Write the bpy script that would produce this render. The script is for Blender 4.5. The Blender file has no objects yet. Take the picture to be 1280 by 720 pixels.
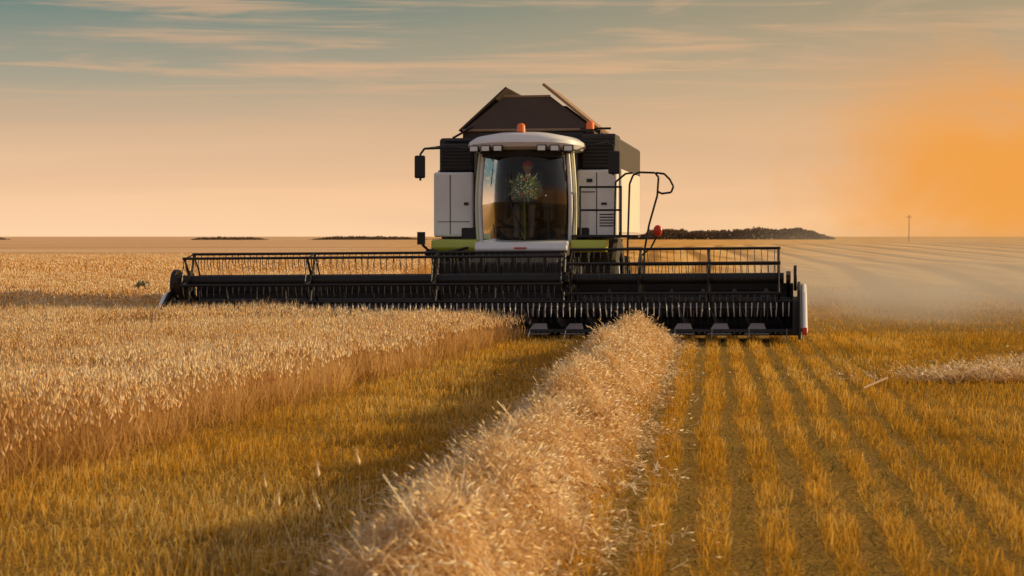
import bpy, math, numpy as np, random
from mathutils import Vector, Matrix
random.seed(4); R=np.random.default_rng(7)
S=bpy.context.scene
S.view_settings.view_transform='Standard'; S.view_settings.look='None'; S.view_settings.exposure=0
def lin(r,g,b):
    f=lambda c:(c/255/12.92) if c/255<=.04045 else ((c/255+.055)/1.055)**2.4
    return (f(r),f(g),f(b),1)
# ---------------------------------------------------------------- materials
def newmat(n):
    m=bpy.data.materials.new(n); m.use_nodes=True; m.node_tree.nodes.clear(); return m,m.node_tree.nodes,m.node_tree.links
def paint(name,col,rough=.45,metal=0,dust=.35,dcol=(.36,.24,.12,1),coat=0,scale=3,spec=.4):
    m,N,L=newmat(name)
    o=N.new('ShaderNodeOutputMaterial'); b=N.new('ShaderNodeBsdfPrincipled'); L.new(b.outputs[0],o.inputs[0])
    tc=N.new('ShaderNodeTexCoord'); n=N.new('ShaderNodeTexNoise'); n.inputs['Scale'].default_value=scale; n.inputs['Detail'].default_value=8; n.inputs['Roughness'].default_value=.7
    L.new(tc.outputs['Object'],n.inputs['Vector'])
    r=N.new('ShaderNodeMapRange'); r.inputs[1].default_value=.4; r.inputs[2].default_value=.75; r.inputs[3].default_value=dust*.25; r.inputs[4].default_value=dust
    L.new(n.outputs[0],r.inputs[0])
    mx=N.new('ShaderNodeMix'); mx.data_type='RGBA'; mx.inputs[6].default_value=(*col[:3],1); mx.inputs[7].default_value=dcol
    L.new(r.outputs[0],mx.inputs[0]); L.new(mx.outputs[2],b.inputs['Base Color'])
    r2=N.new('ShaderNodeMapRange'); r2.inputs[3].default_value=rough*.8; r2.inputs[4].default_value=min(1,rough*1.4); L.new(n.outputs[0],r2.inputs[0]); L.new(r2.outputs[0],b.inputs['Roughness'])
    b.inputs['Metallic'].default_value=metal; b.inputs['Coat Weight'].default_value=coat; b.inputs['Specular IOR Level'].default_value=spec
    return m
def straw(name,cols,transl=.3,basecol=None):
    m,N,L=newmat(name)
    o=N.new('ShaderNodeOutputMaterial'); d=N.new('ShaderNodeBsdfDiffuse'); t=N.new('ShaderNodeBsdfTranslucent'); mx=N.new('ShaderNodeMixShader'); mx.inputs[0].default_value=transl
    a=N.new('ShaderNodeAttribute'); a.attribute_name='rnd'; cr=N.new('ShaderNodeValToRGB'); L.new(a.outputs['Fac'],cr.inputs[0])
    el=cr.color_ramp.elements
    el[0].position=0; el[0].color=(*cols[0][:3],1); el[1].position=1; el[1].color=(*cols[-1][:3],1)
    for i,c in enumerate(cols[1:-1]):
        e=el.new((i+1)/(len(cols)-1)); e.color=(*c[:3],1)
    out=cr.outputs[0]
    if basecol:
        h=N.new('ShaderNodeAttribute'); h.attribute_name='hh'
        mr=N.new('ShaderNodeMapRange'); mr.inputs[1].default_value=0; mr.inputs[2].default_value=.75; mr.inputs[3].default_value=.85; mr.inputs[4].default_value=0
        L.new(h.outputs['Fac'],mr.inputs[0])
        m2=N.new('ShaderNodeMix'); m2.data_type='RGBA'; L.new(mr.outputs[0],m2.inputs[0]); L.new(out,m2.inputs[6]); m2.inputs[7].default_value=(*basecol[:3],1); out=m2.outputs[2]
    L.new(out,d.inputs[0]); L.new(out,t.inputs[0]); L.new(d.outputs[0],mx.inputs[1]); L.new(t.outputs[0],mx.inputs[2]); L.new(mx.outputs[0],o.inputs[0])
    return m
# ---------------------------------------------------------------- mesh helpers
class MB:
    def __init__(s): s.v=[]; s.f=[]
    def add(s,vs,fs):
        b=len(s.v); s.v+= [tuple(v) for v in vs]; s.f+=[tuple(i+b for i in f) for f in fs]
    def box(s,c,d,rot=None):
        vs=[Vector(((i&1)-.5,((i>>1)&1)-.5,((i>>2)&1)-.5)) for i in range(8)]
        vs=[Vector((v.x*d[0],v.y*d[1],v.z*d[2])) for v in vs]
        if rot is not None: vs=[rot@v for v in vs]
        vs=[v+Vector(c) for v in vs]
        s.add(vs,[(0,2,3,1),(4,5,7,6),(0,1,5,4),(2,6,7,3),(0,4,6,2),(1,3,7,5)]); return s
    def bb(s,x0,x1,y0,y1,z0,z1): return s.box(((x0+x1)/2,(y0+y1)/2,(z0+z1)/2),(x1-x0,y1-y0,z1-z0))
    def tube(s,p1,p2,r,n=8,r2=None):
        p1=Vector(p1);p2=Vector(p2); r2=r if r2 is None else r2
        d=(p2-p1).normalized(); a=d.orthogonal().normalized(); b=d.cross(a)
        vs=[];
        for p,rr in((p1,r),(p2,r2)):
            for i in range(n):
                t=2*math.pi*i/n; vs.append(p+a*math.cos(t)*rr+b*math.sin(t)*rr)
        fs=[(i,(i+1)%n,n+(i+1)%n,n+i) for i in range(n)]+[tuple(range(n-1,-1,-1)),tuple(range(n,2*n))]
        s.add(vs,fs); return s
    def path(s,pts,r,n=8):
        for a,b in zip(pts[:-1],pts[1:]): s.tube(a,b,r,n)
        return s
    def prx(s,prof,x0,x1):
        n=len(prof); vs=[(x0,y,z) for y,z in prof]+[(x1,y,z) for y,z in prof]
        s.add(vs,[(i,(i+1)%n,n+(i+1)%n,n+i) for i in range(n)]+[tuple(range(n-1,-1,-1)),tuple(range(n,2*n))]); return s
    def pry(s,prof,y0,y1):
        n=len(prof); vs=[(x,y0,z) for x,z in prof]+[(x,y1,z) for x,z in prof]
        s.add(vs,[(i,(i+1)%n,n+(i+1)%n,n+i) for i in range(n)]+[tuple(range(n-1,-1,-1)),tuple(range(n,2*n))]); return s
    def slab(s,q,t):
        q=[Vector(p) for p in q]; nrm=(q[1]-q[0]).cross(q[2]-q[0]).normalized()*t; n=len(q)
        s.add(q+[p+nrm for p in q],[(i,(i+1)%n,n+(i+1)%n,n+i) for i in range(n)]+[tuple(range(n-1,-1,-1)),tuple(range(n,2*n))]); return s
    def ico(s,c,r,sc=(1,1,1),seg=10,ring=6):
        vs=[];fs=[]
        for j in range(ring+1):
            ph=math.pi*j/ring
            for i in range(seg):
                t=2*math.pi*i/seg; vs.append((c[0]+r*sc[0]*math.sin(ph)*math.cos(t),c[1]+r*sc[1]*math.sin(ph)*math.sin(t),c[2]+r*sc[2]*math.cos(ph)))
        for j in range(ring):
            for i in range(seg): fs.append((j*seg+i,(j+1)*seg+i,(j+1)*seg+(i+1)%seg,j*seg+(i+1)%seg))
        s.add(vs,fs); return s
    def done(s,name,mat,parent=None,bevel=0,smooth=False):
        me=bpy.data.meshes.new(name); me.from_pydata(s.v,[],s.f); me.materials.append(mat)
        import bmesh
        bm=bmesh.new(); bm.from_mesh(me); bmesh.ops.recalc_face_normals(bm,faces=bm.faces); bm.to_mesh(me); bm.free()
        if smooth:
            for p in me.polygons: p.use_smooth=True
            me.set_sharp_from_angle(angle=math.radians(35))
        o=bpy.data.objects.new(name,me); S.collection.objects.link(o)
        if parent: o.parent=parent
        if bevel:
            m=o.modifiers.new('b','BEVEL'); m.width=bevel; m.segments=3; m.limit_method='ANGLE'
        return o
def trimesh(name,V,T,attrs,mat,smooth=False):
    me=bpy.data.meshes.new(name); nv=len(V); nt=len(T)
    me.vertices.add(nv); me.vertices.foreach_set('co',V.astype(np.float32).ravel())
    me.loops.add(nt*3); me.loops.foreach_set('vertex_index',T.astype(np.int32).ravel())
    me.polygons.add(nt); me.polygons.foreach_set('loop_start',np.arange(0,nt*3,3,dtype=np.int32))
    for k,a in attrs.items():
        at=me.attributes.new(k,'FLOAT','POINT'); at.data.foreach_set('value',a.astype(np.float32))
    me.update(calc_edges=True); me.materials.append(mat)
    if smooth: me.shade_smooth()
    o=bpy.data.objects.new(name,me); S.collection.objects.link(o); return o
def blades(P,D,w,az,bend=None,rnd=None,h0=0.,h1=1.):
    n=len(P); W=np.stack([np.cos(az),np.sin(az),np.zeros(n)],1)*w[:,None]*.5
    if bend is None: bend=np.zeros((n,3))
    mid=P+D*.5+bend
    V=np.stack([P-W,P+W,mid-W*.85,mid+W*.85,P+D],1).reshape(-1,3)
    T=(np.arange(n)*5)[:,None,None]+np.array([[0,1,3],[0,3,2],[2,3,4]])[None]
    A=np.repeat(rnd,5); Hh=np.tile(np.array([h0,h0,(h0+h1)/2,(h0+h1)/2,h1]),n)
    return V,T.reshape(-1,3),A,Hh
def spindles(P,D,r,rnd,k=4):
    n=len(P); d=D/np.linalg.norm(D,axis=1)[:,None]
    ref=np.where(np.abs(d[:,2:3])>.9,np.array([[1.,0,0]]),np.array([[0,0,1.]]))
    a=np.cross(d,ref); a/=np.linalg.norm(a,axis=1)[:,None]; b=np.cross(d,a)
    vs=[P]
    for i in range(k):
        t=2*math.pi*i/k; vs.append(P+D*.35+(a*math.cos(t)+b*math.sin(t))*r[:,None])
    vs.append(P+D)
    V=np.stack(vs,1).reshape(-1,3)
    tt=[]
    for i in range(k):
        j=(i+1)%k; tt.append([0,1+j,1+i]); tt.append([k+1,1+i,1+j])
    T=(np.arange(n)*(k+2))[:,None,None]+np.array(tt)[None]
    return V,T.reshape(-1,3),np.repeat(rnd,k+2),np.ones(n*(k+2))
def merge(parts):
    Vs=[];Ts=[];As=[];Hs=[];o=0
    for V,T,A,H in parts: Vs.append(V);Ts.append(T+o);As.append(A);Hs.append(H);o+=len(V)
    return np.concatenate(Vs),np.concatenate(Ts),{'rnd':np.concatenate(As),'hh':np.concatenate(Hs)}
_g=R.random((256,256))
def vn(x,y):
    xi=np.floor(x).astype(int); yi=np.floor(y).astype(int); fx=x-xi; fy=y-yi; fx=fx*fx*(3-2*fx); fy=fy*fy*(3-2*fy)
    g=lambda a,b:_g[a%256,b%256]
    return (g(xi,yi)*(1-fx)+g(xi+1,yi)*fx)*(1-fy)+(g(xi,yi+1)*(1-fx)+g(xi+1,yi+1)*fx)*fy
# ---------------------------------------------------------------- layout
K=.117
def hill(x,y):
    r=np.exp(-(((x-60)/45)**2+((y-190)/80)**2))*1.0
    r+=np.exp(-(((x-30)/14)**2+((y-75)/16)**2))*.35
    r+=np.exp(-(((x+170)/150)**2+((y-620)/180)**2))*-.4
    return r*np.clip((y-32)/20,0,1)
def xe(y): return -3.02+.203*(y-11.5)+.24*(vn(y*1.3,y*0+3)-.5)+.16*(vn(y*5,y*0+9)-.5)-.02*np.clip(11.5-y,0,9)
def isw(x,y):
    knife=27-.158*(x+.6)
    left=-5.85+.13*(y-27.8)
    return ((x<xe(y))&(y<knife-.02))|(x<left)
PER=.335
def rowwob(x,y): return .08*(vn(x*.5,y*.35)-.5)+.05*(vn(x*2,y*1.3)-.5)
# camera
cam=bpy.data.cameras.new('camera'); co=bpy.data.objects.new('camera',cam); S.collection.objects.link(co); S.camera=co
cam.lens=60; cam.sensor_width=36; cam.clip_end=6000; cam.clip_start=.1
co.location=(0,0,1.65); co.rotation_euler=(math.radians(90-1.746),0,0)
cam.dof.use_dof=True; cam.dof.focus_distance=26; cam.dof.aperture_fstop=4
# light
el=math.radians(16); sd=Vector((.965,.22,0)).normalized()*math.cos(el); sd.z=math.sin(el)
sl=bpy.data.lights.new('sun','SUN'); sl.energy=5; sl.angle=math.radians(.5); sl.color=(1,.76,.42)
so=bpy.data.objects.new('sun',sl); S.collection.objects.link(so); so.rotation_euler=sd.to_track_quat('Z','Y').to_euler(); so.location=(30,8,12)
# world
w=bpy.data.worlds.new('World'); S.world=w; w.use_nodes=True; N=w.node_tree.nodes; L=w.node_tree.links; N.clear()
wo=N.new('ShaderNodeOutputWorld'); bg=N.new('ShaderNodeBackground'); bg.inputs[1].default_value=.1; L.new(bg.outputs[0],wo.inputs[0])
sky=N.new('ShaderNodeTexSky'); sky.sky_type='NISHITA'; sky.sun_disc=False; sky.sun_elevation=el; sky.sun_rotation=math.atan2(sd.x,sd.y); sky.dust_density=5; sky.air_density=1.5
tc=N.new('ShaderNodeTexCoord'); sp=N.new('ShaderNodeSeparateXYZ'); L.new(tc.outputs['Generated'],sp.inputs[0])
def ramp(inp,stops):
    r=N.new('ShaderNodeValToRGB'); L.new(inp,r.inputs[0]); e=r.color_ramp.elements
    e[0].position=stops[0][0]; e[0].color=stops[0][1]; e[1].position=stops[-1][0]; e[1].color=stops[-1][1]
    for p,c in stops[1:-1]: q=e.new(p); q.color=c
    return r
def mr(inp,a,b,c,d,smooth=False):
    r=N.new('ShaderNodeMapRange'); r.inputs[1].default_value=a; r.inputs[2].default_value=b; r.inputs[3].default_value=c; r.inputs[4].default_value=d
    if smooth: r.interpolation_type='SMOOTHSTEP'
    L.new(inp,r.inputs[0]); return r.outputs[0]
def mth(op,a,b=None):
    m=N.new('ShaderNodeMath'); m.operation=op
    for i,v in enumerate((a,b)):
        if v is None: continue
        if isinstance(v,(int,float)): m.inputs[i].default_value=v
        else: L.new(v,m.inputs[i])
    return m.outputs[0]
def mix(f,a,b,bt='MIX'):
    m=N.new('ShaderNodeMix'); m.data_type='RGBA'; m.blend_type=bt
    for i,v in ((0,f),(6,a),(7,b)):
        if isinstance(v,(int,float)): m.inputs[i].default_value=v
        elif isinstance(v,tuple): m.inputs[i].default_value=v
        else: L.new(v,m.inputs[i])
    return m.outputs[2]
def noise(vec,scale,detail=5,rough=.55,dist=0):
    n=N.new('ShaderNodeTexNoise'); L.new(vec,n.inputs['Vector']); n.inputs['Scale'].default_value=scale; n.inputs['Detail'].default_value=detail; n.inputs['Roughness'].default_value=rough; n.inputs['Distortion'].default_value=dist; return n.outputs[0]
grad=ramp(sp.outputs[2],[(0,lin(255,212,168)),(.03,lin(246,200,157)),(.06,lin(214,180,147)),(.09,lin(168,160,140)),(.13,lin(108,132,126)),(.3,lin(80,108,126)),(1,lin(48,80,116))])
warm=mr(sp.outputs[0],-.3,.35,0,1,True)
c=mix(mth('MULTIPLY',warm,.32),grad.outputs[0],lin(250,186,112))
back=mr(sp.outputs[1],.25,-.5,0,1,True); c=mix(mth('MULTIPLY',back,.75),c,lin(160,168,184))
mp=N.new('ShaderNodeMapping'); mp.inputs['Scale'].default_value=(1.6,1,14); mp.inputs['Rotation'].default_value=(0,math.radians(-3),0); L.new(tc.outputs['Generated'],mp.inputs[0])
n1=noise(mp.outputs[0],2.6,9,.62,1.2)
cl=mr(n1,.47,.68,0,1,True); hi=mr(sp.outputs[2],.045,.10,0,1,True)
c=mix(mth('MULTIPLY',mth('MULTIPLY',cl,hi),.38),c,lin(222,176,138))
mp4=N.new('ShaderNodeMapping'); mp4.inputs['Scale'].default_value=(3,2,60); mp4.inputs['Rotation'].default_value=(0,math.radians(-5),0); mp4.inputs['Location'].default_value=(2.3,1,0); L.new(tc.outputs['Generated'],mp4.inputs[0])
n4=noise(mp4.outputs[0],1.5,8,.6,.6)
c=mix(mth('MULTIPLY',mth('MULTIPLY',mr(n4,.50,.7,0,1,True),hi),.5),c,lin(236,182,136))
n2=noise(mp.outputs[0],1.2,4,.5,.4); c=mix(mr(n2,.48,.7,0,.2,True),c,lin(172,154,136))
mp2=N.new('ShaderNodeMapping'); mp2.inputs['Scale'].default_value=(1,1,1.6); L.new(tc.outputs['Generated'],mp2.inputs[0])
n3=noise(mp2.outputs[0],7,6,.6,.6)
ed=mth('ADD',sp.outputs[0],mth('MULTIPLY',mth('SUBTRACT',n3,.5),.20))
dm=mth('MULTIPLY',mr(ed,.145,.27,0,1,True),mr(mth('ADD',sp.outputs[2],mth('MULTIPLY',mth('SUBTRACT',n3,.5),.10)),.05,.125,1,0,True))
c=mix(mth('MULTIPLY',dm,.88),c,lin(242,158,58))
sc=mix(1.0,c,(10.6,10.6,10.6,1),'MULTIPLY')
fin=mix(.06,sc,sky.outputs[0]); L.new(fin,bg.inputs[0])
# ---------------------------------------------------------------- ground
def graded(lo,hi,c,near,step,grow):
    a=[c]; s=step; x=c
    while x<hi: 
        x+=s; a.append(x)
        if x-c>near: s*=grow
    s=step; x=c; b=[]
    while x>lo:
        x-=s; b.append(x)
        if c-x>near: s*=grow
    return np.array(b[::-1]+a)
gx=graded(-2500,2500,0,12,.4,1.12); gy=graded(-60,4000,15,25,.5,1.06)
X,Y=np.meshgrid(gx,gy); Z=hill(X,Y)
V=np.stack([X,Y,Z],2).reshape(-1,3); nx=len(gx); ny=len(gy)
ii=(np.arange(ny-1)[:,None]*nx+np.arange(nx-1)[None]).ravel()
T=np.concatenate([np.stack([ii,ii+1,ii+nx+1],1),np.stack([ii,ii+nx+1,ii+nx],1)])
m,N,L=newmat('stubble_soil')
o=N.new('ShaderNodeOutputMaterial'); b=N.new('ShaderNodeBsdfPrincipled'); b.inputs['Roughness'].default_value=.95; b.inputs['Specular IOR Level'].default_value=.1; L.new(b.outputs[0],o.inputs[0])
tc=N.new('ShaderNodeTexCoord'); P=tc.outputs['Object']; sp=N.new('ShaderNodeSeparateXYZ'); L.new(P,sp.inputs[0])
nf=noise(P,38,6,.7); nm=noise(P,3.5,5,.6)
near=mix(mr(nf,.40,.62,0,1),(.10,.06,.015,1),(.55,.31,.055,1))
near=mix(mr(nm,.5,.75,0,.5),near,(.14,.12,.02,1))
mp=N.new('ShaderNodeMapping'); mp.inputs['Rotation'].default_value=(0,0,math.radians(6.5)); mp.inputs['Scale'].default_value=(1,.03,1); L.new(P,mp.inputs[0])
ns=noise(mp.outputs[0],.55,5,.6,.3)
farR=mix(mr(ns,.42,.58,0,1),(.56,.27,.05,1),(.92,.52,.15,1))
mp3=N.new('ShaderNodeMapping'); mp3.inputs['Scale'].default_value=(.15,1,1); L.new(P,mp3.inputs[0])
nh=noise(mp3.outputs[0],.035,5,.6)
farR=mix(mr(nh,.5,.6,0,.5),farR,(.80,.42,.10,1))
vv=mth('SUBTRACT',mth('SUBTRACT',sp.outputs[0],mth('MULTIPLY',sp.outputs[1],.15)),mth('MULTIPLY',mth('SINE',mth('MULTIPLY',sp.outputs[1],.022)),3.2))
tr=mth('SINE',mth('MULTIPLY',mth('ADD',vv,mth('MULTIPLY',noise(P,.3,3),.5)),2*math.pi/3.4))
tm=mth('MULTIPLY',mr(tr,.35,.95,0,1,True),mth('MULTIPLY',mr(sp.outputs[1],34,50,0,1),mr(sp.outputs[1],140,320,1,.0)))
farR=mix(mth('MULTIPLY',tm,.8),farR,(.34,.16,.03,1))
tr2=mth('SINE',mth('ADD',mth('MULTIPLY',vv,2*math.pi/3.4),2.4)); farR=mix(mth('MULTIPLY',mr(tr2,.5,1,0,.5,True),mr(sp.outputs[1],140,320,1,.0)),farR,(.98,.62,.22,1))
farL=mix(mr(nh,.42,.6,0,1),(.66,.38,.18,1),(.86,.58,.34,1))
farL=mix(mr(noise(P,.9,6,.7),.4,.65,0,.4),farL,(.46,.26,.10,1))
side=mr(mth('DIVIDE',sp.outputs[0],mth('MAXIMUM',sp.outputs[1],5.)),-.12,.02,0,1,True)
far=mix(side,farL,farR)
nearf=mix(mr(sp.outputs[1],27,48,0,1,True),near,far)
L.new(nearf,b.inputs['Base Color'])
bp=N.new('ShaderNodeBump'); bp.inputs['Strength'].default_value=.8; bp.inputs['Distance'].default_value=.04; L.new(nf,bp.inputs['Height']); L.new(bp.outputs[0],b.inputs['Normal'])
trimesh('ground',V,T,{},m,True)
# ---------------------------------------------------------------- standing wheat
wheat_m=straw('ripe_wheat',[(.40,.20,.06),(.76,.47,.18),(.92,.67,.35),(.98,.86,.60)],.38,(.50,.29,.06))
def scatter(n,x0,x1,y0,y1):
    return R.uniform(x0,x1,n),R.uniform(y0,y1,n)
parts=[]
def wheat(n,x0,x1,y0,y1,k=1.,awn=2):
    x,y=scatter(n,x0,x1,y0,y1); ok=isw(x,y)&(x>-.31*y-2.0)
    ok&=~((vn(x*.9+70,y*.45)<.16)&(R.random(n)<.6))
    x=x[ok];y=y[ok];n=len(x)
    P=np.stack([x,y,hill(x,y)],1)
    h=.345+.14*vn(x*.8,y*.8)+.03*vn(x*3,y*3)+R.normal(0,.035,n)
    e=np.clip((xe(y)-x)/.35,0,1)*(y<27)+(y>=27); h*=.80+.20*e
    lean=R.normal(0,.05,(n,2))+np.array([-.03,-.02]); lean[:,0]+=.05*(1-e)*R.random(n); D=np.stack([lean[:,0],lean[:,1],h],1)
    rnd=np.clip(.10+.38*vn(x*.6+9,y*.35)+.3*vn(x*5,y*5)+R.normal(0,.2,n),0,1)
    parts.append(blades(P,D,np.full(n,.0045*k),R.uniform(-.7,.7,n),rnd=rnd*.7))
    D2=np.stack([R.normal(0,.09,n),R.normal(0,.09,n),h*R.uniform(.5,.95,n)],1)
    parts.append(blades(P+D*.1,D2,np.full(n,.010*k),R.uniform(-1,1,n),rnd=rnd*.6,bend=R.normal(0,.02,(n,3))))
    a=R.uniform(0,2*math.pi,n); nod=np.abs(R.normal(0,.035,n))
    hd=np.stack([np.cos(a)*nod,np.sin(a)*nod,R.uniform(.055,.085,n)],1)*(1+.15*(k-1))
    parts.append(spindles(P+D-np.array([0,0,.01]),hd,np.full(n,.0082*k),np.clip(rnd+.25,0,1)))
    for q in range(awn):
        aw=hd*.9+R.normal(0,.016,(n,3))*np.array([1,1,.4])
        parts.append(blades(P+D+hd*.45,aw,np.full(n,.0024*k),R.uniform(-1,1,n),rnd=np.clip(rnd+.4,0,1)))
wheat(70000,-11,.3,8.5,28.5)
wheat(36000,-22,-3.5,28,55,1.7,0)
wheat(22000,-42,-3.5,55,110,3.4,0)
V,T,A=merge(parts); trimesh('standing_wheat',V,T,A,wheat_m)
# ---------------------------------------------------------------- stubble
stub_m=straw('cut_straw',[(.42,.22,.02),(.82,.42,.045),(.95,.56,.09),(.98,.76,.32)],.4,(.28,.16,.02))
parts=[]
def stubble(n,x0,x1,y0,y1,k=1.,hmul=1.):
    x,y=scatter(n,x0,x1,y0,y1); u=x-K*y
    ok=~isw(x,y)&(np.abs(x)<.31*y+1.5)
    inrow=(u>-.75)&(u<3.2)
    ph=(u+rowwob(x,y))/PER; fr=ph-np.round(ph)
    fade=np.clip((u-.9)/1.5,0,1)*.7+.22*(vn(x*.9+3,y*.5+8)>.62)
    fade=np.clip(fade,0,1)
    x=np.where(inrow,x-fr*PER*(1-np.clip(.66+.34*fade,0,1)),x)
    ok&=~(inrow&(np.abs(fr)>.38)&(R.random(n)<(.95*(1-fade))))
    ok&=~(R.random(n)<.65*vn(x*2+5,y*2))
    x=x[ok];y=y[ok];u=u[ok];n=len(x)
    P=np.stack([x,y,hill(x,y)],1)
    h=R.uniform(.03,.105,n)*hmul*(.5+.9*vn(x*1.7,y*1.7))
    D=np.stack([R.normal(0,.022,n),R.normal(0,.032,n),h],1)
    fallen=R.random(n)<.28; m_=fallen.sum()
    D[fallen]=np.stack([R.normal(0,.045,m_),R.normal(0,.09,m_),R.uniform(-.01,.04,m_)],1); P[fallen,2]+=R.uniform(.01,.07,m_)
    rnd=np.clip(.10+.65*vn(x*.9,y*.5)+R.normal(0,.25,n)+.14*(u<-1.5)-.10*(u>1.8),0,1)
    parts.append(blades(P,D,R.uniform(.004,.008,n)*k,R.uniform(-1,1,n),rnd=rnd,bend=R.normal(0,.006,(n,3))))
stubble(170000,-6,7.5,6.5,17,1.,1.1)
stubble(110000,-4,10.5,17,28,1.3,1.1)
stubble(55000,-4,18,28,55,2.4)
V,T,A=merge(parts); trimesh('stubble',V,T,A,stub_m)
green_m=straw('green_regrowth',[(.06,.08,.010),(.13,.14,.016),(.27,.22,.022),(.42,.30,.03)],.35)
parts=[]
n=50000; x,y=scatter(n,-6,9,6.5,27); u=x-K*y; fr=(u+rowwob(x,y))/PER; fr=np.abs(fr-np.round(fr))
pr=.12*(vn(x*.7+30,y*.7)>.6)+.6*(u>.4)*vn(x*1.2,y*.6+50)**2+.45*(fr>.36)*(u>-.7)*(u<3)
ok=~isw(x,y)&(R.random(n)<pr)&(np.abs(x)<.31*y+1); x=x[ok];y=y[ok];n=len(x)
parts.append(blades(np.stack([x,y,0*x],1),np.stack([R.normal(0,.03,n),R.normal(0,.03,n),R.uniform(.015,.055,n)],1),R.uniform(.004,.008,n),R.uniform(-1,1,n),rnd=R.random(n)))
V,T,A=merge(parts); trimesh('green_regrowth',V,T,A,green_m)
# ---------------------------------------------------------------- windrow
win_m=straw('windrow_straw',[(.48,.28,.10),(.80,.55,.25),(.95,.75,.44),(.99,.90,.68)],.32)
def windrow(name,uc,y0,y1,hw,ht,n,k=1.,slope=K):
    ys=np.arange(y0,y1,.05); cs=np.linspace(-1,1,33)
    hwf=lambda y:hw*(.55+.50*vn(y*.9,y*0+2)+.35*vn(y*3.1,y*0+12))
    off=lambda y:.20*(vn(y*.6,y*0+7)-.5)+.16*(vn(y*2.2,y*0+17)-.5)
    Hf=lambda x,y,c:ht*np.clip(1-np.abs(c)**1.35,0,1)*(.25+.9*vn(x*3,y*2.0)+.7*vn(x*8,y*6.5))*np.clip((y1-y)/.8,.35,1)
    C,YY=np.meshgrid(cs,ys); XX=uc+slope*YY+C*hwf(YY)+off(YY)
    ZZ=hill(XX,YY)+Hf(XX,YY,C)*.85-.02*(np.abs(C)>.97)-.015
    V=np.stack([XX,YY,ZZ],2).reshape(-1,3); nx=len(cs); ny=len(ys)
    ii=(np.arange(ny-1)[:,None]*nx+np.arange(nx-1)[None]).ravel()
    T=np.concatenate([np.stack([ii,ii+1,ii+nx+1],1),np.stack([ii,ii+nx+1,ii+nx],1)])
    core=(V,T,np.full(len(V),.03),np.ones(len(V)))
    y=R.uniform(y0,y1,n); c=R.normal(0,.62,n); c=np.where(np.abs(c)>2.2,0,c)
    x=uc+slope*y+c*hwf(y)+off(y)
    z=hill(x,y)+Hf(x,y,c)
    P=np.stack([x,y,z+np.abs(R.normal(0,.03,n))],1)
    a=R.uniform(0,2*math.pi,n); l=R.uniform(.05,.32,n); tz=R.normal(.0,.42,n)+.15
    tz=np.where(np.abs(c)>1,np.abs(tz)*.35,tz)
    D=np.stack([np.cos(a)*l,np.sin(a)*l,tz*l],1)
    rnd=np.clip(.28+.42*vn(x*4,y*4)+R.normal(0,.26,n),0,1)
    W=R.uniform(.004,.010,n)*k
    p1=blades(P-D*.5,D,W,a+math.pi/2,rnd=rnd,bend=R.normal(0,.022,(n,3)))
    m=n//4; hd=D[:m]/np.linalg.norm(D[:m],axis=1)[:,None]*.06
    p2=spindles(P[:m]+D[:m]*.4,hd,np.full(m,.006*k),np.clip(rnd[:m]+.15,0,1))
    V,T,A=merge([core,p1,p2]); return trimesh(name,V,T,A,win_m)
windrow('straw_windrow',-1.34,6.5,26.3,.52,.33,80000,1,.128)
windrow('straw_windrow',-9.6,19,30,1.3,.06,26000,1.6,.78)
# ---------------------------------------------------------------- combine
root=bpy.data.objects.new('combine_harvester',None); S.collection.objects.link(root)
root.location=(-.6,27,0); root.rotation_euler=(0,0,math.radians(-9))
hdr=bpy.data.objects.new('cutting_header',None); S.collection.objects.link(hdr); hdr.parent=root; hdr.rotation_euler=(0,math.radians(-.5),0); hdr.location=(0,0,.03)
white=paint('white_paint',(.80,.81,.82),.3,0,.24,coat=.3,scale=2); lime=paint('lime_paint',(.46,.54,.05),.35,0,.35,coat=.3); pale=paint('pale_pillar',(.74,.76,.55),.35,0,.2)
dark=paint('dark_grey_paint',(.018,.018,.02),.55,0,.3,(.10,.07,.045,1)); black=paint('black_steel',(.010,.010,.012),.4,.2,.22,(.08,.06,.04,1),scale=8)
steel=paint('worn_steel',(.36,.36,.38),.35,.4,.5,scale=9); brown=paint('tank_cover',(.045,.028,.018),.6,0,.5,(.12,.075,.045,1),scale=1.6); lbrown=paint('tank_cover_flap',(.26,.16,.09),.6,0,.4); galv=paint('bright_tine',(.66,.66,.66),.4,0,.35,scale=9)
grey=paint('grey_trim',(.12,.12,.13),.5,0,.3); rubber=paint('tyre_rubber',(.012,.012,.012),.85,0,.5,(.12,.09,.05,1),scale=6)
red=paint('red_plastic',(.6,.03,.01),.3,0,.1); orange=paint('orange_beacon',(.9,.16,.01),.2,0,.03,coat=.5); lamp=paint('lamp_lens',(.75,.75,.72),.15,0,.1,coat=.5)
interior=paint('cab_interior',(.02,.018,.016),.8,0,.2,(.05,.04,.03,1))
def glass(name,tint):
    gm,N,L=newmat(name); o=N.new('ShaderNodeOutputMaterial'); t=N.new('ShaderNodeBsdfTransparent'); t.inputs[0].default_value=tint; g=N.new('ShaderNodeBsdfGlossy'); g.inputs[1].default_value=.03; f=N.new('ShaderNodeFresnel'); f.inputs[0].default_value=1.45
    mx=N.new('ShaderNodeMixShader'); L.new(f.outputs[0],mx.inputs[0]); L.new(t.outputs[0],mx.inputs[1]); L.new(g.outputs[0],mx.inputs[2]); L.new(mx.outputs[0],o.inputs[0]); return gm
gm=glass('cab_glass',(.88,.90,.86,1)); gs=glass('side_cab_glass',(.22,.20,.18,1))
B=.30
MB().bb(B-1.62,B+1.62,3.75,8.6,1.75,3.42).done('body_shell',dark,root,.06)
MB().bb(B-1.15,B+1.15,3.4,8.2,.9,1.8).done('chassis',black,root,.03)
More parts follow.
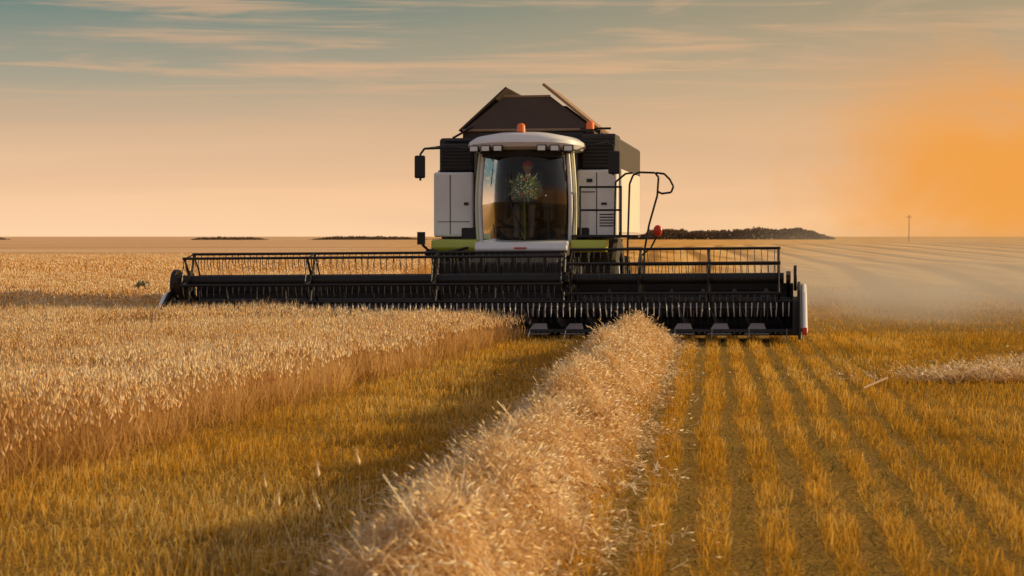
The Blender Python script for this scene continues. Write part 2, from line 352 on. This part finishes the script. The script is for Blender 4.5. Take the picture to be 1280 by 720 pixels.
MB().pry([(B-1.5,1.75),(B+1.5,1.75),(B+1.3,3.3),(B-1.3,3.3)],8.6,9.5).done('rear_hood',white,root,.08)
q=MB(); q.bb(B-1.57,B-.95,3.55,3.95,2.82,3.30); q.bb(B+1.0,B+1.60,3.55,4.4,2.84,3.46); q.bb(B-.95,B+1.0,3.9,4.2,2.9,3.52); q.done('air_intake_housing',dark,root,.03)
q=MB()
for i in range(9): q.bb(B+1.03,B+1.57,3.52,3.548,2.88+i*.062,2.905+i*.062)
for i in range(7): q.bb(B-1.53,B-.99,3.52,3.548,2.87+i*.06,2.895+i*.06)
q.done('intake_louvres',dark,root)
MB().bb(B-1.66,B-.93,3.42,3.75,1.63,2.79).done('side_panel_left',white,root,.045)
MB().bb(B+.92,B+1.64,3.42,3.75,1.63,2.82).done('side_panel_right',white,root,.045)
MB().bb(B+1.623,B+1.68,3.9,7.8,1.7,2.85).done('side_cover_right',white,root,.025)
MB().bb(B-1.68,B-1.623,3.9,7.8,1.7,2.85).done('side_cover_left',white,root,.025)
q=MB(); q.bb(B-1.36,B-1.345,3.414,3.418,1.68,2.74); q.bb(B+1.27,B+1.285,3.414,3.418,1.68,2.77)
q.bb(B+.97,B+1.25,3.412,3.417,2.42,2.436); q.bb(B-1.10,B-1.02,3.40,3.418,2.2,2.25); q.bb(B+1.1,B+1.2,3.40,3.418,2.60,2.66); q.bb(B+1.36,B+1.46,3.40,3.418,2.2,2.24)
for i in range(5): q.bb(B+1.33,B+1.58,3.412,3.417,1.82+i*.05,1.84+i*.05)
q.bb(B-1.58,B-1.0,3.412,3.417,1.9,1.91)
q.done('panel_seams',black,root)
q=MB(); q.bb(B-.93,B-.86,3.5,3.9,1.6,3.2); q.bb(B+.86,B+.92,3.5,3.9,1.6,3.2); q.done('corner_posts',grey,root,.01)
zb=3.42; zt=4.20
fy=3.95; by=6.6; x0=B-1.27; x1=B+1.22; a0=B-.48; a1=B+.36
q=MB(); q.bb(x0+.04,x1-.04,fy+.02,by-.02,3.36,3.60); q.done('grain_tank_rim',brown,root,.02)
q=MB(); q.slab([(x0+.05,fy,3.55),(x1-.05,fy,3.55),(a1,fy+.18,zt-.03),(a0,fy+.18,zt-.03)],.03)
q.slab([(x1-.05,by,3.55),(x0+.05,by,3.55),(a0,by-.18,zt-.03),(a1,by-.18,zt-.03)],.03); q.done('tank_cover_front_rear',brown,root)
q=MB(); q.slab([(x0,by+.03,3.54),(x0,fy-.05,3.54),(a0+.05,fy+.1,zt+.13),(a0+.05,by-.15,zt+.13)],.035); q.done('tank_cover_flap_left',brown,root)
q=MB(); q.slab([(x1+.02,fy-.05,3.54),(x1+.02,by+.03,3.54),(a1-.14,by-.15,zt+.17),(a1-.14,fy+.05,zt+.17)],.05); q.done('tank_cover_flap_right',lbrown,root)
q=MB()
for i in range(-3,4): 
    xx=B-.03+i*.3; s=.36; q.slab([(xx-.012,fy-.012,3.57),(xx+.012,fy-.012,3.57),(B-.06+(xx-B)*s+.01,fy+.16,zt-.05),(B-.06+(xx-B)*s-.01,fy+.16,zt-.05)],.01)
q.tube((x0+.05,fy-.03,3.56),(x1-.05,fy-.03,3.56),.025); q.tube((a0,fy+.15,zt-.02),(a1,fy+.15,zt-.02),.02)
q.done('tank_cover_ribs',lbrown,root)
q=MB(); q.tube((x0-.12,fy-.1,3.42),(x0+.25,fy-.1,3.62),.02); q.tube((x1+.05,fy,3.55),(x1+.05,fy,3.30),.03); q.tube((B-1.5,3.7,3.36),(B-.9,3.7,3.36),.02); q.tube((B+1.5,3.7,3.56),(B+.95,3.7,3.56),.02); q.done('tank_hinges',black,root)
MB().tube((B-1.45,4.8,3.3),(B-1.45,10.2,3.4),.17,16).done('unloading_auger',dark,root,0,True)
MB().tube((B+.9,7.6,3.4),(B+.9,7.6,3.75),.08,12).done('exhaust_pipe',steel,root,0,True)
# cab
C=B+.06
gl=MB(); npt=14; rows=6
def cabpt(s,zz):
    f=(zz-1.55)/(3.18-1.55)
    hwid=.78-.05*f+ .04*math.sin(f*math.pi)
    return (C+s*hwid,2.62+.42*abs(s)**2.4+.10*(f-.5)**2*4*.6,zz)
vs=[];fs=[]
for j in range(rows):
    zz=1.56+(3.16-1.56)*j/(rows-1)
    for i in range(npt): vs.append(cabpt(-.94+1.88*i/(npt-1),zz))
for j in range(rows-1):
    for i in range(npt-1): fs.append((j*npt+i,j*npt+i+1,(j+1)*npt+i+1,(j+1)*npt+i))
gl.add(vs,fs); gl.done('windscreen',gm,root,0,True)
q=MB()
for s in(-1,1): q.add([(C+s*.80,3.12,1.6),(C+s*.86,4.05,1.6),(C+s*.84,4.05,3.15),(C+s*.75,3.12,3.15)],[(0,1,2,3)])
q.done('side_glass',gs,root)
for s,nm in((-1,'pillar_left'),(1,'pillar_right')):
    q=MB(); pts=[cabpt(s*1.0,1.5+1.68*i/8) for i in range(9)]; q.path(pts,.04,8); q.done(nm,white,root,0,True)
    q=MB(); q.path([(p[0]+s*.075,p[1]+.08,p[2]) for p in pts],.034,8); q.done(nm+'_outer',pale,root,0,True)
    q=MB(); q.path([(p[0]-s*.05,p[1]-.02,p[2]) for p in [cabpt(s*.97,1.5+1.68*i/8) for i in range(9)]],.020,6); q.done(nm+'_seal',black,root)
q=MB(); q.bb(C-.80,C+.80,4.0,4.08,1.5,3.2); q.bb(C-.80,C+.80,2.95,4.05,1.42,1.55); q.bb(C-.80,C+.80,3.0,4.05,3.10,3.17); q.bb(C-.78,C-.70,3.5,3.7,1.55,3.1); q.bb(C+.70,C+.78,3.5,3.7,1.55,3.1)
q.bb(C-.7,C+.7,2.66,3.1,3.02,3.12)
q.done('cab_rear_wall',interior,root)
q=MB(); q.bb(C-.27,C+.27,3.48,3.62,2.05,2.85); q.bb(C-.27,C+.27,3.1,3.6,1.96,2.10); q.bb(C-.13,C+.13,3.50,3.60,2.85,3.02); q.bb(C+.32,C+.5,3.0,3.6,1.9,2.2); q.bb(C-.2,C+.2,3.2,3.5,1.55,1.92); q.done('driver_seat',dark,root,.05)
q=MB(); q.tube((C-.02,2.90,1.6),(C-.02,2.98,2.25),.05,10); ring=[(C-.02+.2*math.cos(t),2.98+.10*math.sin(t),2.30-.13*math.sin(t)) for t in np.linspace(0,2*math.pi,21)]; q.path(ring,.016,6); q.tube(ring[0],ring[10],.012); q.bb(C+.33,C+.52,2.92,2.98,2.15,2.45); q.tube((C+.42,2.97,1.6),(C+.42,2.97,2.2),.02); q.done('steering_column',black,root,0)
# --- driver (seated, hands on the wheel)
skin=paint('skin',(.50,.27,.17),.5,0,.1); shirt=paint('work_shirt',(.16,.18,.15),.9,0,.3,scale=20); trou=paint('work_trousers',(.03,.04,.06),.9,0,.3); hair=paint('hair',(.05,.03,.02),.8,0,0)
drv=bpy.data.objects.new('driver',None); S.collection.objects.link(drv); drv.parent=root; drv.location=(C+.0,3.32,2.12)
def skinned(name,vs,es,rad,mat,root_i=0,sub=2):
    me=bpy.data.meshes.new(name); me.from_pydata(vs,es,[]); me.materials.append(mat)
    ob=bpy.data.objects.new(name,me); S.collection.objects.link(ob); ob.parent=drv
    bpy.context.view_layer.objects.active=ob
    ob.modifiers.new('skin','SKIN')
    if not len(me.skin_vertices):
        try: bpy.ops.mesh.customdata_skin_add()
        except Exception: pass
    if len(me.skin_vertices):
        sv=me.skin_vertices[0].data
        for i,r in enumerate(rad): sv[i].radius=r if isinstance(r,tuple) else (r,r); sv[i].use_root=(i==root_i)
    m=ob.modifiers.new('sub','SUBSURF'); m.levels=sub; m.render_levels=sub
    return ob
V_=[(0,.06,.06),(0,.08,.25),(0,.06,.42),(0,.04,.52),(0,.03,.60),
    (-.17,.05,.47),(-.26,-.06,.27),(-.20,-.26,.20),(.17,.05,.47),(.26,-.06,.27),(.20,-.26,.20)]
E_=[(0,1),(1,2),(2,3),(3,4),(2,5),(5,6),(6,7),(2,8),(8,9),(9,10)]
skinned('torso_and_arms',V_,E_,[(.15,.12),(.15,.11),(.16,.11),(.07,.07),(.055,.055),.07,.052,.036,.07,.052,.036],shirt)
V_=[(0,.06,.04),(-.10,.02,.03),(-.13,-.38,.04),(-.13,-.42,-.38),(-.13,-.50,-.50),(.10,.02,.03),(.13,-.38,.04),(.13,-.42,-.38),(.13,-.50,-.50)]
skinned('legs',V_,[(0,1),(1,2),(2,3),(3,4),(0,5),(5,6),(6,7),(7,8)],[.13,.09,.07,.05,.045,.09,.07,.05,.045],trou)
for s in(-1,1):
    vs=[(s*.20,-.25,.20),(s*.19,-.32,.20)]; es=[(0,1)]; rd=[.03,(.04,.022)]
    for k in range(4):
        b0=len(vs); fx=s*(.165+.018*k); ln=(.9,1.,.95,.8)[k]
        vs+=[(fx,-.365,.205),(fx,-.365-.025*ln,.19),(fx,-.36-.01*ln,.165)]; es+=[(1,b0),(b0,b0+1),(b0+1,b0+2)]; rd+=[.011,.010,.008]
    b0=len(vs); vs+=[(s*.15,-.32,.215),(s*.14,-.35,.22)]; es+=[(0,b0),(b0,b0+1)]; rd+=[.012,.009]
    skinned('hand',vs,es,rd,skin,0,1)
q=MB(); q.tube((0,.03,.56),(0,.02,.66),.052,12); q.ico((0,.0,.755),.1,(.80,.95,1.18),20,14); q.ico((0,-.095,.745),.018,(.8,1.2,1.3),8,6); q.ico((-.082,.01,.75),.02,(.5,1,1.5),8,6); q.ico((.082,.01,.75),.02,(.5,1,1.5),8,6); q.done('head',skin,drv,0,True)
q=MB(); q.ico((-.03,-.088,.765),.010); q.ico((.03,-.088,.765),.010); q.bb(-.025,.025,-.092,-.085,.70,.706); q.ico((0,.03,.76),.1,(.84,.86,1.05),16,10); q.done('eyes_mouth_hair',hair,drv)
q=MB(); q.ico((0,.005,.80),.106,(.86,1.0,.72),20,10); q.slab([(-.07,-.08,.80),(.07,-.08,.80),(.05,-.17,.79),(-.05,-.17,.79)],.012); q.done('red_cap',red,drv,0,True)
def superring(hx,hy,z,cy,n=40,e=3.2):
    out=[]
    for i in range(n):
        t=2*math.pi*i/n; c_,s_=math.cos(t),math.sin(t)
        out.append((C+hx*math.copysign(abs(c_)**(2/e),c_),cy+hy*math.copysign(abs(s_)**(2/e),s_),z-.05*(abs(c_)**2)))
    return out
q=MB(); lv=[(.86,.86,3.16),(.97,.97,3.19),(1.02,1.02,3.26),(1.00,1.0,3.33),(.90,.92,3.40),(.62,.70,3.45),(.05,.1,3.47)]; vs=[];fs=[];n=40
for hx,hy,z in lv: vs+=superring(hx,hy,z,3.38)
for j in range(len(lv)-1):
    for i in range(n): fs.append((j*n+i,j*n+(i+1)%n,(j+1)*n+(i+1)%n,(j+1)*n+i))
fs.append(tuple(range((len(lv)-1)*n,len(lv)*n))); fs.append(tuple(range(n-1,-1,-1)))
q.add(vs,fs); q.done('cab_roof',white,root,0,True)
q=MB(); q2=MB()
for xx in(-.82,-.6,-.38,.38,.6,.82):
    yy=2.36+.3*abs(xx)**3; q.bb(C+xx-.085,C+xx+.085,yy,yy+.12,3.10,3.21); q2.bb(C+xx-.065,C+xx+.065,yy-.012,yy-.002,3.115,3.195)
q.done('work_light_housings',black,root,.01); q2.done('work_light_lenses',lamp,root)
def beacon(x,y,z,n):
    q=MB(); q.tube((x,y,z),(x,y,z+.05),.08,12); q.done(n+'_base',black,root,0,True)
    q=MB(); q.tube((x,y,z+.05),(x,y,z+.16),.08,12,.07); q.ico((x,y,z+.16),.07,(1,1,.6)); q.done(n,orange,root,0,True)
beacon(C-.02,2.7,3.40,'beacon'); beacon(B+1.13,3.7,3.50,'beacon_rear')
q=MB(); q.path([(C+.05,2.57,1.6),(C-.25,2.58,2.35)],.012,6); q.path([(C-.28,2.575,1.95),(C-.22,2.575,2.75)],.014,6); q.done('wiper',black,root)
q=MB(); q.prx([(2.95,1.30),(2.62,1.34),(2.55,1.42),(2.6,1.54),(3.0,1.58)],C-.82,C+.80); q.done('front_apron',white,root,.03)
q=MB(); q.prx([(3.2,1.36),(2.95,1.38),(2.9,1.44),(2.92,1.58),(3.4,1.60)],B-1.60,C-.83); q.prx([(3.2,1.36),(2.95,1.38),(2.9,1.44),(2.92,1.58),(3.4,1.60)],C+.81,B+1.50); q.done('front_apron_side',lime,root,.03)
q=MB(); q.bb(C-.12,C+.10,2.538,2.546,1.43,1.455); q.done('badge',red,root)
q=MB(); q.path([(C-.75,3.0,3.13),(C-1.2,2.9,3.2),(C-1.75,2.8,3.18),(C-1.82,2.78,3.08),(C-1.82,2.78,2.62)],.02,8); q.path([(C-1.75,2.8,3.18),(C-1.45,3.2,3.25),(C-1.3,3.6,3.25)],.015,8)
q.path([(B+1.2,3.4,3.25),(B+1.5,3.0,3.28),(B+1.62,2.95,3.2),(B+1.62,2.95,2.7)],.02,8); q.done('mirror_arms',black,root,0,True)
q=MB(); q.bb(C-1.92,C-1.73,2.73,2.80,2.66,3.06); q.bb(B+1.53,B+1.74,2.9,2.97,2.72,3.12); q.done('mirrors',black,root,.03)
q=MB(); q.bb(C+.83,B+2.05,2.95,3.4,1.62,1.67); q.done('platform',black,root,.01)
q=MB()
for p in ([(C+.98,2.97,2.5),(B+1.75,2.97,2.5)],[(C+.98,2.97,2.1),(B+1.75,2.97,2.1)],[(C+.98,2.97,1.67),(C+.98,2.97,2.52)],[(B+1.75,2.97,1.67),(B+1.75,2.97,2.52)],
          [(B+1.93,2.95,1.5),(B+1.96,2.95,2.55),(B+2.02,2.95,2.70),(B+2.12,2.95,2.75),(B+2.40,2.95,2.74),(B+2.46,2.95,2.66),(B+2.44,2.95,2.35),(B+2.30,2.95,1.85),(B+2.22,2.95,1.40),(B+2.2,2.95,.6)],
          [(B+1.93,2.95,1.5),(B+1.93,2.95,.6)],
          [(B+2.42,2.95,2.74),(B+2.56,2.93,2.72),(B+2.66,2.9,2.62),(B+2.72,2.9,2.5),(B+2.68,2.9,2.40),(B+2.52,2.92,2.38),(B+2.44,2.95,2.42)],
          [(B+1.6,3.35,1.67),(B+1.62,3.35,2.6),(B+1.8,3.3,2.74),(B+2.0,3.0,2.74)]): q.path([(a-.06 if a>B+1.8 else a,b,c_) for a,b,c_ in p],.018,8)
for i in range(4): q.bb(B+1.88,B+2.12,2.88,3.05,.62+i*.27,.645+i*.27)
q.done('handrails_and_ladder',black,root,0,True)
q=MB(); q.path([(B+2.1,2.9,1.3),(B+2.3,2.6,1.45),(B+2.42,2.4,1.66)],.015); q.done('lamp_stalk',black,root)
MB().ico((B+2.43,2.38,1.74),.085,(.9,.6,1.15)).done('marker_lamp',red,root,0,True)
q=MB(); q.path([(C-.8,3.0,1.5),(C-1.55,2.7,1.3),(C-1.75,2.6,1.5)],.025); q.bb(C-1.83,C-1.70,2.55,2.62,1.5,1.72); q.ico((C-1.6,2.7,1.35),.10,(1.3,1,.8)); q.done('left_lamp_bracket',black,root)
def tyre(name,cx,cy,r,wd):
    e=bpy.data.objects.new(name,None); S.collection.objects.link(e); e.parent=root
    q=MB(); prof=[(r*.62,-.5),(r*.8,-.52),(r*.95,-.46),(r,-.36),(r*1.0,0),(r,.36),(r*.95,.46),(r*.8,.52),(r*.62,.5)]
    vs=[];fs=[];n=48
    for rr,xx in prof:
        for i in range(n): t=2*math.pi*i/n; vs.append((cx+xx*wd,cy+rr*math.cos(t),r+rr*math.sin(t)))
    for j in range(len(prof)-1):
        for i in range(n): fs.append((j*n+i,j*n+(i+1)%n,(j+1)*n+(i+1)%n,(j+1)*n+i))
    q.add(vs,fs)
    for k in range(22):
        for s in(-1,1):
            t=2*math.pi*(k+.25*s)/22; m=Matrix.Rotation(t,3,'X')@Matrix.Rotation(s*.5,3,'Z')
            c_=Matrix.Rotation(t,3,'X')@Vector((0,0,r+.015)); q.box((cx+s*wd*.24,cy+c_.y,r+c_.z),(wd*.5,.05,.05),m)
    q.done('tread',rubber,e,0,False)
    MB().tube((cx-wd*.4,cy,r),(cx+wd*.4,cy,r),r*.63,24).done('rim',white,e,.02)
tyre('front_wheel_left',B-1.3,4.3,.84,.66); tyre('front_wheel_right',B+1.3,4.3,.84,.66); tyre('rear_wheel_left',B-1.2,8.2,.6,.45); tyre('rear_wheel_right',B+1.2,8.2,.6,.45)
MB().prx([(1.3,.25),(1.3,1.05),(3.3,1.5),(3.9,1.5),(3.9,.9)],B-.75,B+.75).done('feeder_house',dark,root,.03)
MB().bb(B-1.25,B+1.25,1.32,1.5,.3,1.22).done('feeder_adapter',dark,root,.03)
q=MB()
for i in range(10): q.bb(B-1.2+i*.26,B-1.12+i*.26,1.22,1.3,.75,1.3)
q.done('adapter_frame',black,root)
# ----- header
HW=5.0
q=MB(); q.slab([(-HW,1.22,.16),(HW,1.22,.16),(HW,1.25,.70),(-HW,1.25,.70)],.04); q.prx([(.0,.10),(.1,.14),(.6,.10),(1.2,.14),(1.2,.10),(.6,.04),(.1,.04)],-HW,HW); q.done('header_table',dark,hdr)
q=MB(); q.bb(-HW,HW,1.2,1.34,.70,.82); q.bb(-HW,HW,1.26,1.4,.12,.26)
for i in range(14): xx=-HW+.4+i*.7; q.bb(xx-.03,xx+.03,1.27,1.36,.2,.75)
q.done('header_frame',black,hdr,.01)
q=MB(); q.tube((-HW+.05,.85,.44),(HW-.05,.85,.44),.17,18); q.done('intake_auger_tube',dark,hdr,0,True)
q=MB(); vs=[];fs=[]
for sgn in(-1,1):
    n=420; b0=len(vs)
    for i in range(n+1):
        x_=sgn*(.45+(HW-.5)*i/n); t=i/n*2*math.pi*9*sgn
        vs+= [(x_,.85+.16*math.cos(t),.44+.16*math.sin(t)),(x_,.85+.31*math.cos(t),.44+.31*math.sin(t))]
    for i in range(n): fs.append((b0+2*i,b0+2*i+1,b0+2*i+3,b0+2*i+2))
q.add(vs,fs); q.done('intake_auger_flight',grey,hdr,0,True)
q=MB()
for i in range(16):
    t=i*2.4; q.tube((-.42+i*.056,.85,.44),(-.42+i*.056,.85+.34*math.cos(t),.44+.34*math.sin(t)),.01,6)
q.done('auger_fingers',steel,hdr)
RC=(.42,.92); RR=.47
q=MB(); q.tube((-HW+.1,RC[0],RC[1]),(HW-.15,RC[0],RC[1]),.085,16); q.done('reel_tube',black,hdr,0,True)
bars=MB(); tines=MB(); arms=MB(); plate=MB()
tine_m=paint('tine_plastic',(.05,.05,.052),.4,0,.3,(.2,.16,.12,1))
def half(xa,xb,ph):
    for k in range(6):
        t=ph+k*math.pi/3; y=RC[0]+RR*math.cos(t); z=RC[1]+RR*math.sin(t)
        bars.tube((xa,y,z),(xb,y,z),.022,8)
        x_=xa+.06
        while x_<xb-.04:
            jx=random.uniform(-.012,.012)
            tines.tube((x_,y,z),(x_+jx,y-.02,z-.13),.0075,4); tines.tube((x_+jx,y-.02,z-.13),(x_+jx*2,y+.05,z-.27),.007,4,.003); x_+=.105
    n=4; 
    for i in range(n):
        xx=xa+.03+(xb-xa-.06)*i/(n-1)
        for k in range(6):
            t=ph+k*math.pi/3; t2=t+math.pi/3
            p=(xx,RC[0]+RR*math.cos(t),RC[1]+RR*math.sin(t)); p2=(xx,RC[0]+RR*math.cos(t2),RC[1]+RR*math.sin(t2))
            arms.tube((xx,RC[0],RC[1]),p,.022,6); arms.tube(p,p2,.012,5)
        plate.tube((xx-.012,RC[0],RC[1]),(xx+.012,RC[0],RC[1]),.17,16)
half(-HW+.15,1.42,math.radians(68)); half(1.50,HW-.2,math.radians(88))
bars.done('reel_bars',black,hdr,0,True); tines.done('reel_tines',tine_m,hdr); arms.done('reel_spiders',black,hdr); plate.done('reel_discs',black,hdr)
q=MB()
for xx in(-HW+.02,1.46,HW-.08):
    q.prx([(1.3,.78),(1.3,.92),(.4,1.03),(.15,.98),(.15,.88),(.4,.90)],xx-.035,xx+.035); q.tube((xx,1.2,.5),(xx,.6,.92),.03,8)
q.done('reel_support_arms',black,hdr,.008)
q=MB(); q.tube((-HW-.10,RC[0],RC[1]-.05),(-HW-.02,RC[0],RC[1]-.05),.24,24); q.tube((-HW-.08,.95,.42),(-HW-.02,.95,.42),.2,20); q.tube((HW+.0,RC[0],RC[1]),(HW+.05,RC[0],RC[1]),.2,24); q.done('drive_pulleys',black,hdr,.012)
q=MB(); x_=-HW
while x_<HW:
    q.tube((x_,.05,.09),(x_,-.09,.075),.014,5,.003); x_+=.09
q.done('knife_guards',steel,hdr)
lift=MB(); x_=-HW+.2
while x_<HW:
    lift.tube((x_,.1,.05),(x_,-.3,.03),.014,6,.006); lift.tube((x_,-.28,.03),(x_,.0,.15),.010,5,.006); x_+=.57
lift.done('crop_lifters',steel,hdr)
q=MB(); x_=-HW+.06
while x_<HW-.3:
    q.slab([(x_+.06,-.03,.06),(x_+.44,-.03,.06),(x_+.38,.14,.10),(x_+.12,.14,.10)],.012)
    q.slab([(x_+.10,.14,.115),(x_+.40,.14,.115),(x_+.36,.30,.21),(x_+.16,.30,.21)],.012); x_+=.57
q.done('table_plates',steel,hdr)
q=MB(); x_=-HW+.05
while x_<HW:
    j=random.uniform(-.01,.01); q.tube((x_,.13,.56),(x_+j,.10,.44),.010,5,.010); q.tube((x_+j,.10,.44),(x_+j*2,.13,.33),.010,5,.005); x_+=.095
q.done('comb_tines',galv,hdr)
q=MB(); q.tube((-HW,.14,.57),(HW,.14,.57),.028,8); q.done('comb_bar',black,hdr)
def divider(s,name,mt):
    xo=s*HW; q=MB()
    prof=[(1.35,.05),(1.35,.80),(.7,.86),(.1,.74),(-.35,.42),(-.75,.10),(-.8,.03),(-.3,.0)]
    q.prx(prof,*(sorted((xo+s*.06,xo+s*.11)))); q.done(name,black,hdr,.02)
    q=MB(); prof2=[(1.3,.10),(1.3,.78),(.7,.83),(.1,.71),(-.33,.38),(-.68,.10)]
    q.prx(prof2,*(sorted((xo+s*.112,xo+s*.20)))); q.done(name+'_shell',mt,hdr,.04)
divider(1,'divider_right',white); divider(-1,'divider_left',white)
q=MB(); q.bb(HW+.12,HW+.19,-.66,-.56,.09,.2); q.done('reflector',red,hdr,.01)
q=MB(); q.bb(HW-.02,HW+.06,-.1,1.35,.05,.6); q.bb(-HW-.06,-HW+.0,-.1,1.35,.05,.6); q.done('header_side_sheets',dark,hdr,.01)
# bouquet
bq=bpy.data.objects.new('harvest_bouquet',None); S.collection.objects.link(bq); bq.parent=root
leafm=straw('bouquet_leaves',[(.10,.20,.05),(.20,.34,.08),(.36,.46,.16),(.60,.60,.32)],.3)
n=520; c0=np.array([C+.03,2.72,2.50]); a=R.normal(0,1,(n,3)); a/=np.linalg.norm(a,axis=1)[:,None]; a[:,1]*=.22; rr=R.uniform(.03,.22,n)[:,None]
P=c0+a*rr*np.array([1.25,1,.85]); D=a*R.uniform(.05,.12,(n,1))+R.normal(0,.02,(n,3))
V,T,A=merge([blades(P,D,R.uniform(.012,.028,n),R.uniform(-1,1,n),rnd=R.random(n))]); ob=trimesh('leaves',V,T,A,leafm); ob.parent=bq
q=MB()
for i in range(6): q.ico((C+.03+random.uniform(-.16,.16),2.66,2.5+random.uniform(-.15,.15)),.018,(1,1,1),6,4)
q.done('red_flowers',red,bq); q=MB()
for i in range(30): q.ico((C+.03+random.gauss(0,.12),2.66,2.5+random.gauss(0,.09)),.013,(1,1,1),6,4)
q.done('pale_flowers',lamp,bq)
q=MB(); q.tube((C+.03,2.74,2.3),(C+.03,2.80,1.56),.015,6); q.done('stem',leafm,bq)
# ---------------------------------------------------------------- dust raised behind the header
def dustbox(name,x0,x1,y0,y1,h,dens,col=(1,.92,.80,1),pw=1.5):
    m,N_,L_=newmat(name+'_mat'); globals()['N']=N_; globals()['L']=L_
    o=N.new('ShaderNodeOutputMaterial'); v=N.new('ShaderNodeVolumePrincipled'); v.inputs['Color'].default_value=col; v.inputs['Anisotropy'].default_value=0; L.new(v.outputs[0],o.inputs['Volume'])
    tc=N.new('ShaderNodeTexCoord'); G=tc.outputs['Generated']; sp=N.new('ShaderNodeSeparateXYZ'); L.new(G,sp.inputs[0])
    n=noise(tc.outputs['Object'],.35,3,.6,.3); n=mr(n,.38,.66,0,1,True)
    fx=mth('MULTIPLY',mr(sp.outputs[0],0,.25,0,1,True),mr(sp.outputs[0],.6,1,1,0,True)); fy=mth('MULTIPLY',mr(sp.outputs[1],0,.3,0,1,True),mr(sp.outputs[1],.7,1,1,0,True)); fz=mr(sp.outputs[2],0,1,1,0,True)
    d=mth('MULTIPLY',mth('MULTIPLY',fx,fy),mth('MULTIPLY',mth('POWER',fz,pw),mth('ADD',mth('MULTIPLY',n,.8),.2)))
    L.new(mth('MULTIPLY',d,dens),v.inputs['Density'])
    q=MB(); q.bb((x0-x1)/2,(x1-x0)/2,(y0-y1)/2,(y1-y0)/2,0,h); ob=q.done(name,m); ob.location=((x0+x1)/2,(y0+y1)/2,.02)
dustbox('dust_cloud',4.3,18,27.5,50,2.4,.27)
# ---------------------------------------------------------------- distant things
treem=straw('hazed_foliage',[(.12,.08,.055),(.14,.095,.065),(.17,.115,.075),(.20,.135,.09)],.2)  # leaf colours include painted distance haze, lifted from dark to dull brown
def treeline(x0,x1,y,h,n,seed,flat=.45):
    rr=np.random.default_rng(seed); x=rr.uniform(x0,x1,n); t=(x-x0)/(x1-x0)
    hh=h*(flat+(1-flat)*vn(x*.07+seed,x*0+seed))*np.clip(np.minimum(t,1-t)*6,0.1,1)**.6*(.85+.3*vn(x*.4,x*0+4))
    z=hh*rr.random(n)**.7; yy=y+rr.uniform(-8,8,n)
    P=np.stack([x,yy,hill(x,yy)+z-.5],1); d=rr.normal(0,1,(n,3)); d/=np.linalg.norm(d,axis=1)[:,None]; D=d*rr.uniform(.5,1.0,(n,1))
    V,T,A=merge([blades(P,D,rr.uniform(.5,.9,n),rr.uniform(-1,1,n),rnd=rr.random(n))]); trimesh('distant_trees',V,T,A,treem)
D_=800
treeline(55,150,D_,6.3,14000,1,.7); treeline(-150,-115,D_,1.5,2400,2); treeline(-94,-40,D_,1.9,3600,3); treeline(-262,-236,D_,1.4,1400,5); treeline(-40,55,D_+30,1.6,2600,8)
q=MB(); q.tube((93,400,0),(93,400,6.6),.12,8,.08); q.tube((92.3,400,6.1),(93.7,400,6.1),.06,6); q.done('utility_pole',paint('weathered_wood',(.30,.24,.2),.9),None)
n=260; a=R.normal(0,1,(n,3)); P=np.array([-8.45,39,.47])+a*np.array([.08,.08,.05]); D=R.normal(0,.04,(n,3))+np.array([0,0,.04])
V,T,A=merge([blades(P,D,R.uniform(.02,.03,n),R.uniform(-1,1,n),rnd=R.random(n))]); trimesh('weed',V,T,A,straw('weed_leaves',[(.05,.06,.04),(.09,.10,.07),(.14,.15,.1),(.2,.2,.14)]))
q=MB(); q.path([(3.65,17.7,.07),(3.8,17.9,.10),(4.0,18.15,.14)],.014,6); q.path([(3.8,17.9,.10),(3.86,18.1,.17)],.008,5); q.done('fallen_stick',paint('dry_stick',(.38,.24,.13),.9))
parts=[]
pts=[(-.82,9.2,.40),(-.95,9.35,.32),(-1.1,8.7,.26),(-.9,8.8,.22),(-1.35,9.9,.18)]
P=np.array([(a,b,0.) for a,b,c_ in pts]); H=np.array([c_ for a,b,c_ in pts]); n=len(pts)
D=np.stack([R.normal(-.06,.04,n),R.normal(0,.03,n),H],1); rnd=R.uniform(.4,.8,n)
parts.append(blades(P,D,np.full(n,.005),R.uniform(-.3,.3,n),rnd=rnd)); hd=np.stack([R.normal(-.02,.02,n),R.normal(0,.01,n),np.full(n,.09)],1); parts.append(spindles(P+D-hd*.1,hd,np.full(n,.010),rnd))
for q_ in range(6): parts.append(blades(P+D+hd*.4,hd*.9+R.normal(0,.014,(n,3)),np.full(n,.0016),R.uniform(-1,1,n),rnd=rnd))
V,T,A=merge(parts); trimesh('stray_wheat_stalks',V,T,A,win_m)
